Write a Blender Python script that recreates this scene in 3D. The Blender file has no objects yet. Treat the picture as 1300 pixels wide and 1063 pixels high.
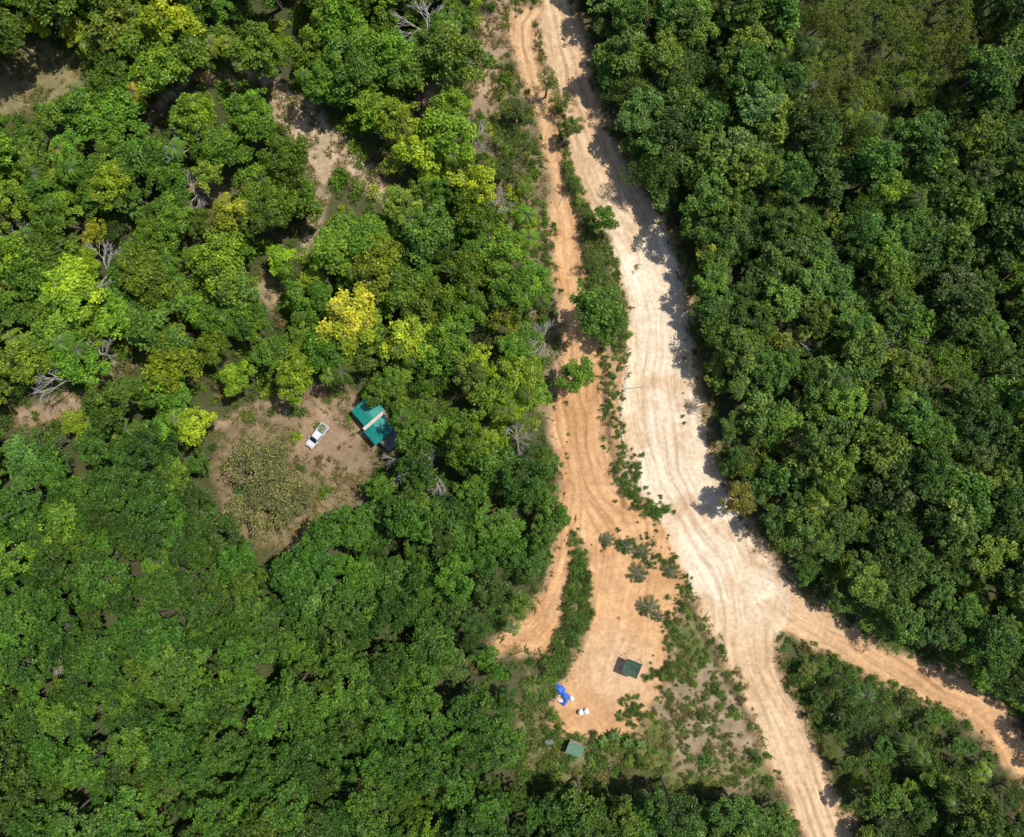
import bpy, math, random, bmesh
import numpy as np
from mathutils import Vector, Matrix
random.seed(7); rng=np.random.default_rng(7)
scene=bpy.context.scene
H=128.0; S=190.0/1300.0
def W(u,v): return ((u-650.0)*S,(486.5-v)*S)     # survey map -> metres

# ------------------------------------------------------------------ noise
def _h(ix,iy,seed):
    n=(ix.astype(np.int64)*374761393+iy.astype(np.int64)*668265263+seed*1442695041)&0x7fffffff
    n=((n^(n>>13))*1274126177)&0x7fffffff
    return ((n^(n>>16))&0xffff)/65535.0
def vn(x,y,seed=0):
    x=np.asarray(x,float);y=np.asarray(y,float)
    ix=np.floor(x);iy=np.floor(y);fx=x-ix;fy=y-iy
    fx=fx*fx*(3-2*fx);fy=fy*fy*(3-2*fy)
    a=_h(ix,iy,seed);b=_h(ix+1,iy,seed);c=_h(ix,iy+1,seed);d=_h(ix+1,iy+1,seed)
    return (a*(1-fx)+b*fx)*(1-fy)+(c*(1-fx)+d*fx)*fy
def fbm(x,y,seed=0,o=4):
    t=0;a=0.5;s=0
    for i in range(o):
        t=t+a*vn(x*2**i+i*17.3,y*2**i-i*9.1,seed+i);s+=a;a*=0.5
    return t/s
def sstep(a,b,x):
    t=np.clip((x-a)/(b-a),0,1);return t*t*(3-2*t)

# ------------------------------------------------------------------ map
def LR(rows): return [(l,y) for y,l,r in rows]+[(r,y) for y,l,r in reversed(rows)]
main_rows=[(-260,640,676),(-120,672,706),(-40,690,722),(0,688,722),(30,684,738),(60,686,745),(100,702,748),(130,716,756),(160,719,768),(200,723,790),(240,735,815),(280,756,840),(320,774,857),(360,787,866),(400,797,873),(450,797,880),(500,790,888),(550,788,898),(600,797,915),(640,822,932),(670,846,955),(700,857,980),(730,870,994),(760,884,1006),(790,900,1000),(815,914,985),(850,930,984),(900,954,1012),(950,975,1036),(973,985,1046),(1063,1020,1082),(1200,1060,1120),(1400,1100,1160)]
P_main=LR(main_rows)
se_c=[(940,735),(985,762),(1015,785),(1060,808),(1120,842),(1180,866),(1228,888),(1262,918),(1290,955),(1340,1010),(1420,1150),(1480,1350)]
def ribbon(c,w):
    c=np.array(c,float);t=np.gradient(c,axis=0);t/=np.linalg.norm(t,axis=1)[:,None]
    n=np.stack([-t[:,1],t[:,0]],1);w=np.broadcast_to(w,len(c))[:,None]
    return [tuple(p) for p in c+n*w]+[tuple(p) for p in (c-n*w)[::-1]]
P_se=ribbon(se_c,[28,30,24,20,19,19,19,20,20,20,20,20])
left_rows=[(10,664,698),(30,646,678),(60,649,680),(100,663,692),(130,676,702),(160,686,710),(200,692,715),(260,700,728),(300,704,736),(340,708,742),(380,712,748),(420,714,760),(460,711,766),(500,705,762),(550,702,764),(600,710,778),(640,722,815),(680,738,850)]
P_left=LR(left_rows)
P_yard=[(733,665),(755,635),(815,636),(850,668),(866,715),(868,755),(850,790),(846,845),(838,880),(820,905),(808,930),(775,944),(715,930),(700,905),(706,880),(724,850),(742,815),(752,770),(748,710)]
P_track=[(712,615),(735,665),(733,700),(722,740),(716,790),(702,826),(680,830),(650,822),(630,830),(622,816),(645,800),(672,778),(696,740),(706,690)]
P_mid=[(764,450),(799,450),(791,500),(789,560),(800,610),(824,645),(790,648),(779,600),(768,540)]
P_clear=[(285,545),(330,515),(392,492),(432,488),(452,500),(500,540),(505,575),(478,600),(452,640),(405,660),(370,700),(320,700),(290,660),(270,590)]
P_field=[(868,762),(905,830),(950,920),(985,1000),(960,1010),(830,1000),(795,950),(835,885),(852,800)]
P_s1=[(338,104),(378,116),(428,165),(482,212),(500,240),(485,256),(430,218),(414,242),(398,232),(384,182),(345,150)]
P_s2=ribbon([(180,158),(215,125),(250,100),(300,92),(350,108)],8)
P_s3=[(-60,100),(-10,85),(40,50),(95,66),(104,108),(62,142),(0,152),(-60,160)]
P_s4=ribbon([(640,-80),(634,0),(622,70),(610,145)],[15,15,16,14])
P_s5=[(230,208),(300,238),(290,272),(240,262)]
P_s6=[(328,338),(362,364),(350,400),(320,370)]
P_s7=[(15,520),(95,492),(148,455),(156,478),(90,530),(30,545)]
P_s8=[(590,75),(640,60),(662,130),(684,160),(698,330),(652,330),(632,240),(600,190)]
P_s9=[(672,330),(703,340),(708,440),(703,560),(694,530),(674,505)]
P_s10=[(398,240),(420,250),(408,288),(388,330),(376,324)]
P_s11=ribbon([(270,540),(300,532),(340,515),(400,500)],8)
P_s12=[(538,100),(558,112),(556,145),(536,155),(525,125)]
P_strip=[(716,170),(728,215),(750,270),(782,330),(795,395),(797,445),(765,445),(752,390),(742,320),(730,270),(716,215)]
P_gs=[(736,690),(752,725),(748,775),(724,832),(700,868),(684,860),(688,835),(712,800),(722,750)]
P_wedge=[(985,830),(1050,832),(1150,873),(1225,915),(1262,960),(1230,1010),(1090,1010),(1040,930)]
P_bot=[(668,850),(700,870),(706,925),(780,948),(800,1010),(660,1010),(655,930)]
P_olive=[(1020,-60),(1270,-60),(1275,60),(1210,140),(1110,195),(1035,150)]

def sd(px,py,poly):
    px=np.asarray(px,float);py=np.asarray(py,float)
    xs=[p[0] for p in poly];ys=[p[1] for p in poly];B=60
    out=np.full(px.shape,60.0)
    m=(px>min(xs)-B)&(px<max(xs)+B)&(py>min(ys)-B)&(py<max(ys)+B)
    if not m.any(): return out
    x=px[m];y=py[m];d2=np.full(x.shape,1e9);ins=np.zeros(x.shape,bool)
    n=len(poly)
    for i in range(n):
        ax,ay=poly[i];bx,by=poly[(i+1)%n];ex=bx-ax;ey=by-ay
        t=np.clip(((x-ax)*ex+(y-ay)*ey)/(ex*ex+ey*ey+1e-9),0,1)
        d2=np.minimum(d2,(x-ax-t*ex)**2+(y-ay-t*ey)**2)
        if ay!=by:
            c=((ay>y)!=(by>y))&(x<(bx-ax)*(y-ay)/(by-ay)+ax);ins^=c
    d=np.sqrt(d2);out[m]=np.minimum(np.where(ins,-d,d),60);return out

# ------------------------------------------------------------------ materials
def newmat(name):
    m=bpy.data.materials.new(name);m.use_nodes=True;nt=m.node_tree
    return m,nt,nt.nodes,nt.links,nt.nodes['Principled BSDF']
def simple(name,col,rough=0.6,metal=0.0,nscale=6.0,var=0.25,bump=0.0):
    m,nt,N,L,b=newmat(name)
    tc=N.new('ShaderNodeTexCoord');n=N.new('ShaderNodeTexNoise');n.inputs['Scale'].default_value=nscale;n.inputs['Detail'].default_value=5
    L.new(tc.outputs['Object'],n.inputs['Vector'])
    r=N.new('ShaderNodeMapRange');r.inputs[1].default_value=0.3;r.inputs[2].default_value=0.7;r.inputs[3].default_value=1-var;r.inputs[4].default_value=1+var*0.5
    L.new(n.outputs['Fac'],r.inputs[0])
    v=N.new('ShaderNodeVectorMath');v.operation='SCALE';v.inputs[0].default_value=col[:3];L.new(r.outputs[0],v.inputs['Scale'])
    L.new(v.outputs[0],b.inputs['Base Color']);b.inputs['Roughness'].default_value=rough;b.inputs['Metallic'].default_value=metal
    if bump:
        bp=N.new('ShaderNodeBump');bp.inputs['Strength'].default_value=bump;bp.inputs['Distance'].default_value=0.05
        L.new(n.outputs['Fac'],bp.inputs['Height']);L.new(bp.outputs[0],b.inputs['Normal'])
    return m
def leafmat(name,trans=0.24):
    m,nt,N,L,b=newmat(name);N.remove(b)
    a=N.new('ShaderNodeAttribute');a.attribute_type='INSTANCER';a.attribute_name='tint'
    lv=N.new('ShaderNodeAttribute');lv.attribute_type='GEOMETRY';lv.attribute_name='lv'
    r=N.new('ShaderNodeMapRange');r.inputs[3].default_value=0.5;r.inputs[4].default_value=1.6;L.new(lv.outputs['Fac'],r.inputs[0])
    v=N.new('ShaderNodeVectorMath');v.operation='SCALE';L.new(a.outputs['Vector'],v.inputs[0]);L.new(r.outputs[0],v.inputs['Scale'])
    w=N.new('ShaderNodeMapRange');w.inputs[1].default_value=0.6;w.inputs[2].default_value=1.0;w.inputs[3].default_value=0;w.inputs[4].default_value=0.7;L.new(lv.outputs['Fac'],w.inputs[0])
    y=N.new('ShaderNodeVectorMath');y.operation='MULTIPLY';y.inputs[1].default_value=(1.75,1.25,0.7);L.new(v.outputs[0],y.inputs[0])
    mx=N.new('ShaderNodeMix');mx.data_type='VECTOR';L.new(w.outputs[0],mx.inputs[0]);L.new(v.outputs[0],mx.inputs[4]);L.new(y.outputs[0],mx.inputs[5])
    df=N.new('ShaderNodeBsdfDiffuse');L.new(mx.outputs[1],df.inputs['Color'])
    gl=N.new('ShaderNodeBsdfGlossy');gl.inputs['Color'].default_value=(.9,.95,.85,1);gl.inputs['Roughness'].default_value=.45
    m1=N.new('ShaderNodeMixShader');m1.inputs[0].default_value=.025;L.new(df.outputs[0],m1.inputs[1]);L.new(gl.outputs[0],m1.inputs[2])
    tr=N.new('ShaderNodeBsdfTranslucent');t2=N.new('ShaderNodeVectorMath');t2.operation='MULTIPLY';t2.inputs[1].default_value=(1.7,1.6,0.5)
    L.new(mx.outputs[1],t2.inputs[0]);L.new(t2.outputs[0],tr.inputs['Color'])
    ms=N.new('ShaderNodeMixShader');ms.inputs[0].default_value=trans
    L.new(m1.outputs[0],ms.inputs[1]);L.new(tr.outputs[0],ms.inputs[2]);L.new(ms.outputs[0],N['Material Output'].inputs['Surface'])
    return m
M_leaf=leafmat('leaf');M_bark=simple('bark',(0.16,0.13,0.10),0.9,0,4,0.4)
M_dead=simple('dead_wood',(0.40,0.375,0.34),0.9,0,3,0.35);M_rock=simple('rock',(.42,.37,.31),.9,0,5,.4)

def mk_quads(name,V,F,mats,midx=None,lv=None,smooth=False):
    V=np.asarray(V,np.float32);F=np.asarray(F,np.int32)
    me=bpy.data.meshes.new(name);me.vertices.add(len(V));me.vertices.foreach_set('co',V.ravel())
    me.loops.add(F.size);me.loops.foreach_set('vertex_index',F.ravel())
    me.polygons.add(len(F));me.polygons.foreach_set('loop_start',np.arange(0,F.size,4,dtype=np.int32))
    if midx is not None: me.polygons.foreach_set('material_index',np.asarray(midx,np.int32))
    me.update(calc_edges=True)
    me.polygons.foreach_set('use_smooth',np.full(len(F),smooth))
    for m in mats: me.materials.append(m)
    if lv is not None:
        at=me.attributes.new('lv','FLOAT','FACE');at.data.foreach_set('value',np.asarray(lv,np.float32))
    return me

# ------------------------------------------------------------------ plants
class Acc:
    def __init__(s): s.V=[];s.F=[];s.M=[];s.L=[];s.n=0
    def add(s,V,F,mi,lv):
        V=np.asarray(V);F=np.asarray(F);s.V.append(V);s.F.append(F+s.n);s.n+=len(V)
        s.M.append(np.full(len(F),mi));s.L.append(np.broadcast_to(lv,len(F)).astype(float))
    def tube(s,pts,rad,k=5,mi=0):
        pts=np.array(pts,float);n=len(pts);V=[]
        for i in range(n):
            t=pts[min(i+1,n-1)]-pts[max(i-1,0)];t/=np.linalg.norm(t)+1e-9
            a=np.cross(t,[0.3,1,0.1]);a/=np.linalg.norm(a)+1e-9;b=np.cross(t,a)
            for j in range(k):
                q=2*math.pi*j/k;V.append(pts[i]+rad[i]*(math.cos(q)*a+math.sin(q)*b))
        F=[[i*k+j,i*k+(j+1)%k,(i+1)*k+(j+1)%k,(i+1)*k+j] for i in range(n-1) for j in range(k)]
        s.add(V,F,mi,0.5)
    def leaves(s,C,Nn,L,Wd,lv,mi=1,r=rng):
        n=len(C);Nn=Nn/(np.linalg.norm(Nn,axis=1)[:,None]+1e-9)
        t=r.normal(size=(n,3));t-=(t*Nn).sum(1)[:,None]*Nn;t/=np.linalg.norm(t,axis=1)[:,None]+1e-9
        b=np.cross(Nn,t);L=L[:,None];Wd=Wd[:,None]
        V=np.stack([C-t*L/2,C-b*Wd/2+t*L*0.05,C+t*L/2-Nn*L*0.12,C+b*Wd/2+t*L*0.05],1).reshape(-1,3)
        s.add(V,np.arange(n*4).reshape(n,4),mi,lv)
    def mesh(s,name,mats):
        return mk_quads(name,np.concatenate(s.V),np.concatenate(s.F),mats,np.concatenate(s.M),np.clip(np.concatenate(s.L),0,1))

def broad(name,seed,R,Ht,crownh,npuff,pr,nl,ls,fill=0.55,updir=0.5):
    r=np.random.default_rng(seed);A=Acc()
    base=Ht-crownh*0.75
    jx,jy=r.normal(size=2)*0.35
    A.tube([(0,0,-0.3),(jx*0.4,jy*0.4,base*0.5),(jx,jy,base),(jx*1.2,jy,base+crownh*0.35)],[0.30,0.22,0.17,0.07],7)
    ph=r.uniform(0,6.28,4)
    for i in range(npuff):
        th=r.uniform(0,6.283);u=math.sqrt(r.uniform(0,1))
        lob=1+0.20*math.sin(2*th+ph[0])+0.15*math.sin(3*th+ph[1])+0.10*math.sin(5*th+ph[2])
        rr=R*lob*u*0.92
        top=crownh*math.sqrt(max(0,1-u*u*0.93))*(0.75+0.25*math.sin(2.3*rr+ph[3]+th*2))
        z=base+top*(r.uniform(fill,1.0))
        if r.random()<0.10: z=base+top*r.uniform(0.0,0.5)
        c=np.array([rr*math.cos(th)+jx,rr*math.sin(th)+jy,z])
        q=pr*r.uniform(0.6,1.3)
        n=int(nl*(q/pr)**2)
        d=r.normal(size=(n,3));d/=np.linalg.norm(d,axis=1)[:,None];d[:,2]=np.where(d[:,2]<-0.1,-d[:,2],d[:,2])
        C=c+d*q*np.array([1,1,0.75])*r.uniform(0.5,1.1,(n,1))
        pl=r.uniform(0.25,0.75)
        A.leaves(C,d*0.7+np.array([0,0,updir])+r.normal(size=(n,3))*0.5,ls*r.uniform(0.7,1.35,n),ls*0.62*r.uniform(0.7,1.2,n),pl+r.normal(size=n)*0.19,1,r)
        if i%4==0:
            m0=np.array([jx,jy,base*r.uniform(0.75,1.0)]);mid=(m0+c)/2+np.array([0,0,-0.3])
            A.tube([m0,mid,c],[0.10,0.07,0.03],4)
    return A.mesh(name,[M_bark,M_leaf])

def bare(name,seed,R,Ht,k=1.0):
    r=np.random.default_rng(seed);A=Acc();ax=r.uniform(0,6.28)
    def br(p,d,l,rad,dep):
        e=p+d*l;m=(p+e)/2+r.normal(size=3)*l*0.08
        A.tube([p,m,e],[rad,rad*0.8,rad*0.6],4)
        if dep==0: return
        for _ in range(3):
            nd=d+r.normal(size=3)*0.40;nd[2]=abs(nd[2])*0.5+0.05;nd/=np.linalg.norm(nd)
            f=r.uniform(0.45,1.0);br(p+(e-p)*f,nd,l*r.uniform(0.65,0.9),max(rad*0.62,.027),dep-1)
    A.tube([(0,0,-0.3),(0.2,0.1,Ht*0.3),(0.1,0.2,Ht*0.62)],[0.22,0.17,0.13],6)
    for i in range(6):
        a=ax+(i-2.5)*0.7+r.normal()*.2;d=np.array([math.cos(a),math.sin(a),0.40]);d/=np.linalg.norm(d)
        br(np.array([0.1,0.2,Ht*(0.48+0.025*i)]),d,R*0.45,0.095*k,3)
    return A.mesh(name,[M_dead,M_leaf])

def palm(name,seed,fl,ht,nf=15,wid=0.55):
    r=np.random.default_rng(seed);A=Acc()
    A.tube([(0,0,-0.3),(0.1,0,ht*0.5),(0,0.1,ht)],[0.17,0.13,0.11],7)
    for i in range(nf):
        a=i*2.399+r.uniform(-.2,.2);up=r.uniform(0.2,1.1);dx,dy=math.cos(a),math.sin(a);L=fl*r.uniform(0.8,1.1)
        ts=np.linspace(0,1,9);pts=[np.array([dx*L*t*(1-0.12*up*t),dy*L*t*(1-.12*up*t),ht+L*(up*0.6*t-0.75*t*t)])+np.array([0,0.1,0]) for t in ts]
        A.tube(pts,list(0.05*(1-ts*0.8)),3,0)
        V=[];F=[];n=0
        for j in range(26):
            t=0.12+0.86*j/26;q=t*8;k=int(min(q,7));p=pts[k]+(pts[k+1]-pts[k])*(q-k)
            ll=wid*fl*0.42*math.sin(math.pi*(0.12+0.8*t))
            for sgn in(-1,1):
                o=np.array([-dy*sgn+dx*0.75,dx*sgn+dy*0.75,-0.35+r.normal()*0.12]);o/=np.linalg.norm(o)
                w=np.array([dx,dy,0])*0.055*fl/2.2
                V+=[p-w*0.5,p+w*0.5,p+o*ll+w*0.2,p+o*ll-w*0.1];F.append([n,n+1,n+2,n+3]);n+=4
        A.add(V,F,1,r.uniform(0.3,0.8))
    return A.mesh(name,[M_bark,M_leaf])

def banana(name,seed):
    r=np.random.default_rng(seed);A=Acc()
    A.tube([(0,0,-0.2),(0.05,0,1.1),(0,0,1.9)],[0.14,0.12,0.07],7)
    for i in range(9):
        a=i*2.399;up=r.uniform(0.4,1.2);L=r.uniform(1.5,2.2);dx,dy=math.cos(a),math.sin(a);V=[];F=[]
        for j in range(8):
            t=j/7;w=0.34*math.sin(math.pi*(0.08+0.9*t));c=np.array([dx*L*t,dy*L*t,1.8+L*(up*0.6*t-0.8*t*t)])
            V+=[c+np.array([-dy*w,dx*w,-0.08]),c,c+np.array([dy*w,-dx*w,-0.08])]
        for j in range(7): F+=[[j*3,j*3+1,j*3+4,j*3+3],[j*3+1,j*3+2,j*3+5,j*3+4]]
        A.add(V,F,1,r.uniform(0.3,0.8))
    return A.mesh(name,[M_bark,M_leaf])

def bush(name,seed,R,n,ls,hh=0.7):
    r=np.random.default_rng(seed);A=Acc()
    for i in range(6):
        a=r.uniform(0,6.28);A.tube([(0,0,-0.1),(R*0.3*math.cos(a),R*0.3*math.sin(a),R*hh*0.5),(R*0.6*math.cos(a),R*0.6*math.sin(a),R*hh)],[0.03,0.025,0.015],3)
    for k in range(7):
        a=r.uniform(0,6.28);q=R*r.uniform(0.3,0.55);c=np.array([math.cos(a)*R*0.6*r.uniform(0.2,1.3),math.sin(a)*R*0.6*r.uniform(0.2,1.3),R*hh*r.uniform(0.35,0.8)])
        m=n//7;d=r.normal(size=(m,3));d/=np.linalg.norm(d,axis=1)[:,None];d[:,2]=abs(d[:,2])*1.0-0.15
        A.leaves(c+d*q*r.uniform(0.4,1.3,(m,1)),d+np.array([0,0,.6])+r.normal(size=(m,3))*0.5,ls*r.uniform(.7,1.4,m),ls*.45*r.uniform(.7,1.3,m),r.uniform(.3,.7)+r.normal(size=m)*.2,1,r)
    return A.mesh(name,[M_bark,M_leaf])
def tuft(name,seed,n=36,h=0.5,sp=0.55):
    r=np.random.default_rng(seed);A=Acc();V=[];F=[];k=0
    for i in range(n):
        a=r.uniform(0,6.28);p=np.array([r.normal()*sp*0.5,r.normal()*sp*0.5,0.0]);l=h*r.uniform(.5,1.2)
        o=np.array([math.cos(a),math.sin(a),r.uniform(.5,1.6)]);o/=np.linalg.norm(o);w=np.array([-math.sin(a),math.cos(a),0])*0.04
        V+=[p-w,p+w,p+o*l+w*.4,p+o*l-w*.4];F.append([k,k+1,k+2,k+3]);k+=4
    A.add(V,F,1,r.uniform(0.1,0.9,n));return A.mesh(name,[M_bark,M_leaf])
def rock(name,seed):
    r=np.random.default_rng(seed);bm=bmesh.new();bmesh.ops.create_icosphere(bm,subdivisions=2,radius=1)
    q=r.uniform(.6,1.2,3)
    for v in bm.verts: v.co=Vector((v.co.x*q[0],v.co.y*q[1],v.co.z*q[2]*.6))*r.uniform(.82,1.12)
    me=bpy.data.meshes.new(name);bm.to_mesh(me);bm.free();me.materials.append(M_rock);return me

def coll(name,meshes):
    c=bpy.data.collections.new(name)
    for i,m in enumerate(meshes): c.objects.link(bpy.data.objects.new('%s_%02d'%(name,i),m))
    return c
broads=[broad('broad%d'%i,100+i,3.9,10.5,4.6,50,0.98,68,0.50) for i in range(5)]
rubbers=[broad('rubber%d'%i,200+i,3.1,11.0,4.2,56,0.66,42,0.41,0.5) for i in range(5)]
airys=[broad('airy%d'%i,300+i,3.6,8.0,3.0,75,0.75,30,0.29,0.35,0.2) for i in range(3)]
bigs=[broad('lush%d'%i,400+i,3.3,9.0,4.0,30,1.1,95,0.56,0.6) for i in range(3)]
T_forest=coll('forest_tree',broads+rubbers+airys+bigs)   # 0-4 5-9 10-12 13-15
bushes=[bush('bush%d'%i,500+i,1.3,270,0.31) for i in range(6)]
T_bush=coll('bush',bushes)
T_tuft=coll('tuft',[tuft('tuft%d'%i,600+i) for i in range(4)])
T_rock=coll('rocks',[rock('rock%d'%i,650+i) for i in range(4)])
bares=[bare('bare%d'%i,700+i,4.6,9.0) for i in range(5)]
palms=[palm('palm%d'%i,800+i,2.5,3.0+i) for i in range(3)]
T_palm=coll('palmy',palms)
smallpalm=palm('smallpalm',830,2.4,1.2,13,.55)
bananas=[banana('ban%d'%i,850+i) for i in range(2)]

def hgt(x,y):
    x=np.asarray(x,float);y=np.asarray(y,float);u=np.atleast_1d(x/S+650);v=np.atleast_1d(486.5-y/S)
    # roads are cut in: raised earth banks remain between and beside them
    b=0.75*sstep(1,-7,sd(u,v,P_mid))+0.6*sstep(2,-7,sd(u,v,P_strip))+0.5*sstep(2,-8,sd(u,v,P_gs))+0.4*sstep(0,-9,sd(u,v,P_field))
    return 0.5*(fbm(x*0.06,y*0.06,3,3)-0.5)+b.reshape(x.shape)
def hz(x,y): return float(hgt(np.array([x]),np.array([y]))[0])

def scatter(name,col,pts,rot,scl,idx,tint):
    me=bpy.data.meshes.new(name);n=len(pts);me.vertices.add(n);me.vertices.foreach_set('co',np.asarray(pts,np.float32).ravel())
    def at(k,t,f,d):
        a=me.attributes.new(k,t,'POINT');a.data.foreach_set(f,np.asarray(d).ravel())
    at('rot','FLOAT_VECTOR','vector',np.asarray(rot,np.float32));at('scl','FLOAT_VECTOR','vector',np.asarray(scl,np.float32))
    at('idx','INT','value',np.asarray(idx,np.int32));at('tint','FLOAT_VECTOR','vector',np.asarray(tint,np.float32))
    ob=bpy.data.objects.new(name,me);scene.collection.objects.link(ob)
    g=bpy.data.node_groups.new(name+'_gn','GeometryNodeTree')
    g.interface.new_socket('Geometry',in_out='INPUT',socket_type='NodeSocketGeometry');g.interface.new_socket('Geometry',in_out='OUTPUT',socket_type='NodeSocketGeometry')
    N=g.nodes;L=g.links;i=N.new('NodeGroupInput');o=N.new('NodeGroupOutput')
    ci=N.new('GeometryNodeCollectionInfo');ci.inputs['Collection'].default_value=col;ci.inputs['Separate Children'].default_value=True;ci.inputs['Reset Children'].default_value=True
    ip=N.new('GeometryNodeInstanceOnPoints');ip.inputs['Pick Instance'].default_value=True
    def na(k,t):
        a=N.new('GeometryNodeInputNamedAttribute');a.data_type=t;a.inputs['Name'].default_value=k;return a
    r=na('rot','FLOAT_VECTOR');er=N.new('FunctionNodeEulerToRotation');L.new(r.outputs['Attribute'],er.inputs[0])
    L.new(i.outputs[0],ip.inputs['Points']);L.new(ci.outputs[0],ip.inputs['Instance'])
    L.new(na('idx','INT').outputs['Attribute'],ip.inputs['Instance Index']);L.new(er.outputs[0],ip.inputs['Rotation'])
    L.new(na('scl','FLOAT_VECTOR').outputs['Attribute'],ip.inputs['Scale']);L.new(ip.outputs[0],o.inputs[0])
    md=ob.modifiers.new('scatter','NODES');md.node_group=g
    return ob

# ------------------------------------------------------------------ forest placement
def jgrid(sp,x0=-130,x1=1440,y0=-130,y1=1200,jit=0.36):
    s=sp/S;xs=np.arange(x0,x1,s);ys=np.arange(y0,y1,s*0.87);X,Y=np.meshgrid(xs,ys);X=X+(np.arange(len(ys))%2)[:,None]*s*0.5
    X=X+rng.uniform(-jit,jit,X.shape)*s;Y=Y+rng.uniform(-jit,jit,Y.shape)*s
    return X.ravel(),Y.ravel()
roads=[P_main,P_se,P_left,P_yard,P_track,P_mid]
def droad(u,v): return np.minimum.reduce([sd(u,v,p) for p in roads])
soft=[P_clear,P_field,P_s1,P_s2,P_s3,P_s4,P_s5,P_s6,P_s7,P_s10,P_s11,P_s12,P_strip,P_gs,P_bot]
def dsoft(u,v): return np.minimum.reduce([sd(u,v,p) for p in soft])
BARE=[(235,185,1.05),(125,340,1.1),(75,485,1.1),(540,32,1.3),(518,585,1.0),(550,602,1.0),(690,430,.8),(650,300,.7),(1170,388,.8),(1148,437,1.0),(60,835,.8),(215,78,.8),(1015,103,.8),(600,170,.8),(120,450,.8),(240,240,.8),(820,60,.7),(655,560,.7),(1012,430,.7),(930,395,.6),(1240,590,.6),(572,120,.7),(640,250,.6),(450,105,.5),(20,300,.7),(1000,600,.5),(160,690,.6),(420,760,.6)]
def dbare(u,v): return np.minimum.reduce([np.hypot(u-a,v-b)-19*s for a,b,s in BARE])
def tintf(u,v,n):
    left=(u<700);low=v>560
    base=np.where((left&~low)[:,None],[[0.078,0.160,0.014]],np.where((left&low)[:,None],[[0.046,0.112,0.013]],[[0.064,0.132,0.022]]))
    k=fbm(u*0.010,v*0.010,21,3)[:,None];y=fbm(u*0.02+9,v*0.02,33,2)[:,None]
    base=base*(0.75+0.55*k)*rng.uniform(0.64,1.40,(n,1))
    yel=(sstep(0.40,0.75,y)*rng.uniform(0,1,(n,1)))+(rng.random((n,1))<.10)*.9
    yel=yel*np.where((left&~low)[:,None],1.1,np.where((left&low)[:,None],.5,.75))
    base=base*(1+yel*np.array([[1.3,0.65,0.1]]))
    gr=(rng.random((n,1))<.04);base=np.where(gr,base*np.array([[1.5,1.2,1.9]]),base)
    ol=(sd(u,v,P_olive)<0)[:,None]
    base=np.where(ol,np.array([[0.125,0.180,0.026]])*rng.uniform(0.7,1.3,(n,1)),base)
    return base*rng.uniform(0.9,1.1,(n,3))
BU=[]
for reg in range(3):
    u,v=jgrid({0:5.4,1:4.4,2:4.4}[reg])
    wv=545+30*np.sin(u*0.02)
    if reg==0: m=(u<700)&(v<wv)
    elif reg==1: m=(u<850)&(v>=wv)&(~((u>720)&(v<900)))
    else: m=(u>=850)|((u>=700)&(v<wv))|((u>720)&(v<900))
    u=u[m];v=v[m];n=len(u)
    sc=rng.uniform(0.66,1.25,n)
    r=rng.random(n)
    if reg==0: idx=np.where(r<0.5,rng.integers(0,5,n),np.where(r<0.72,rng.integers(13,16,n),np.where(r<0.88,rng.integers(5,10,n),rng.integers(10,13,n))))
    elif reg==1: idx=np.where(r<0.75,rng.integers(5,10,n),np.where(r<0.9,rng.integers(0,5,n),rng.integers(13,16,n)))
    else: idx=np.where(r<0.48,rng.integers(5,10,n),np.where(r<0.66,rng.integers(0,5,n),np.where(r<0.84,rng.integers(13,16,n),rng.integers(10,13,n))))
    if reg>0: sc=np.where(idx<5,sc*0.82,sc)
    ol=sd(u,v,P_olive)<0
    idx=np.where(ol,rng.integers(10,13,n),idx);sc=np.where(ol,sc*.8,sc)
    Rpx=sc*3.2/S
    keep=(droad(u,v)>Rpx*0.60+1)&(dsoft(u,v)>Rpx*0.52)&(dbare(u,v)>0)&(np.minimum(sd(u,v,P_s1),sd(u,v,P_s2))>Rpx*.72)
    thin=np.minimum.reduce([sd(u,v,P_s8),sd(u,v,P_s9),sd(u,v,P_wedge)])<0
    sc=np.where(thin,sc*0.62,sc);keep&=~(thin&(rng.random(n)<0.30))
    gap=fbm(u*0.016+4,v*0.016,55,2)
    keep&=~((gap>{0:0.76,1:0.84,2:0.77}[reg])&(rng.random(n)<0.7))
    de=droad(u,v);sc=np.where(de<40,sc*0.75,sc)
    u=u[keep];v=v[keep];idx=idx[keep];sc=sc[keep];n=len(u)
    zs=sc*rng.uniform(0.8,1.2,n);zs=np.where(de[keep]<55,zs*.85,zs);f=1-(9.0*zs*0.9)/H
    x=(u-650)*S*f;y=(486.5-v)*S*f
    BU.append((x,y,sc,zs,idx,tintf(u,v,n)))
x,y,sc,zs,idx,tn=[np.concatenate([b[k] for b in BU]) for k in range(6)]
n=len(x)
rot=np.stack([rng.normal(size=n)*0.05,rng.normal(size=n)*0.05,rng.uniform(0,6.28,n)],1)
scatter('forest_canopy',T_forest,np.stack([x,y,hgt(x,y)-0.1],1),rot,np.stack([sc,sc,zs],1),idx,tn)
TX,TY=x,y
u=rng.uniform(-60,1350,170);v=rng.uniform(-60,1100,170);k=(droad(u,v)>25)&(dsoft(u,v)>12)&((u>850)|((u<700)&(v<560)));u=u[k];v=v[k];n=len(u)
zs=rng.uniform(1.9,2.5,n);f=1-zs*4.0*1.0/H;x=(u-650)*S*f;y=(486.5-v)*S*f;sc=rng.uniform(.7,1.05,n)
scatter('wild_palms',T_palm,np.stack([x,y,hgt(x,y)-.1],1),np.stack([0*x,0*x,rng.uniform(0,6.28,n)],1),np.stack([sc,sc,zs],1),rng.integers(0,3,n),tintf(u,v,n)*1.25)

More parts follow.
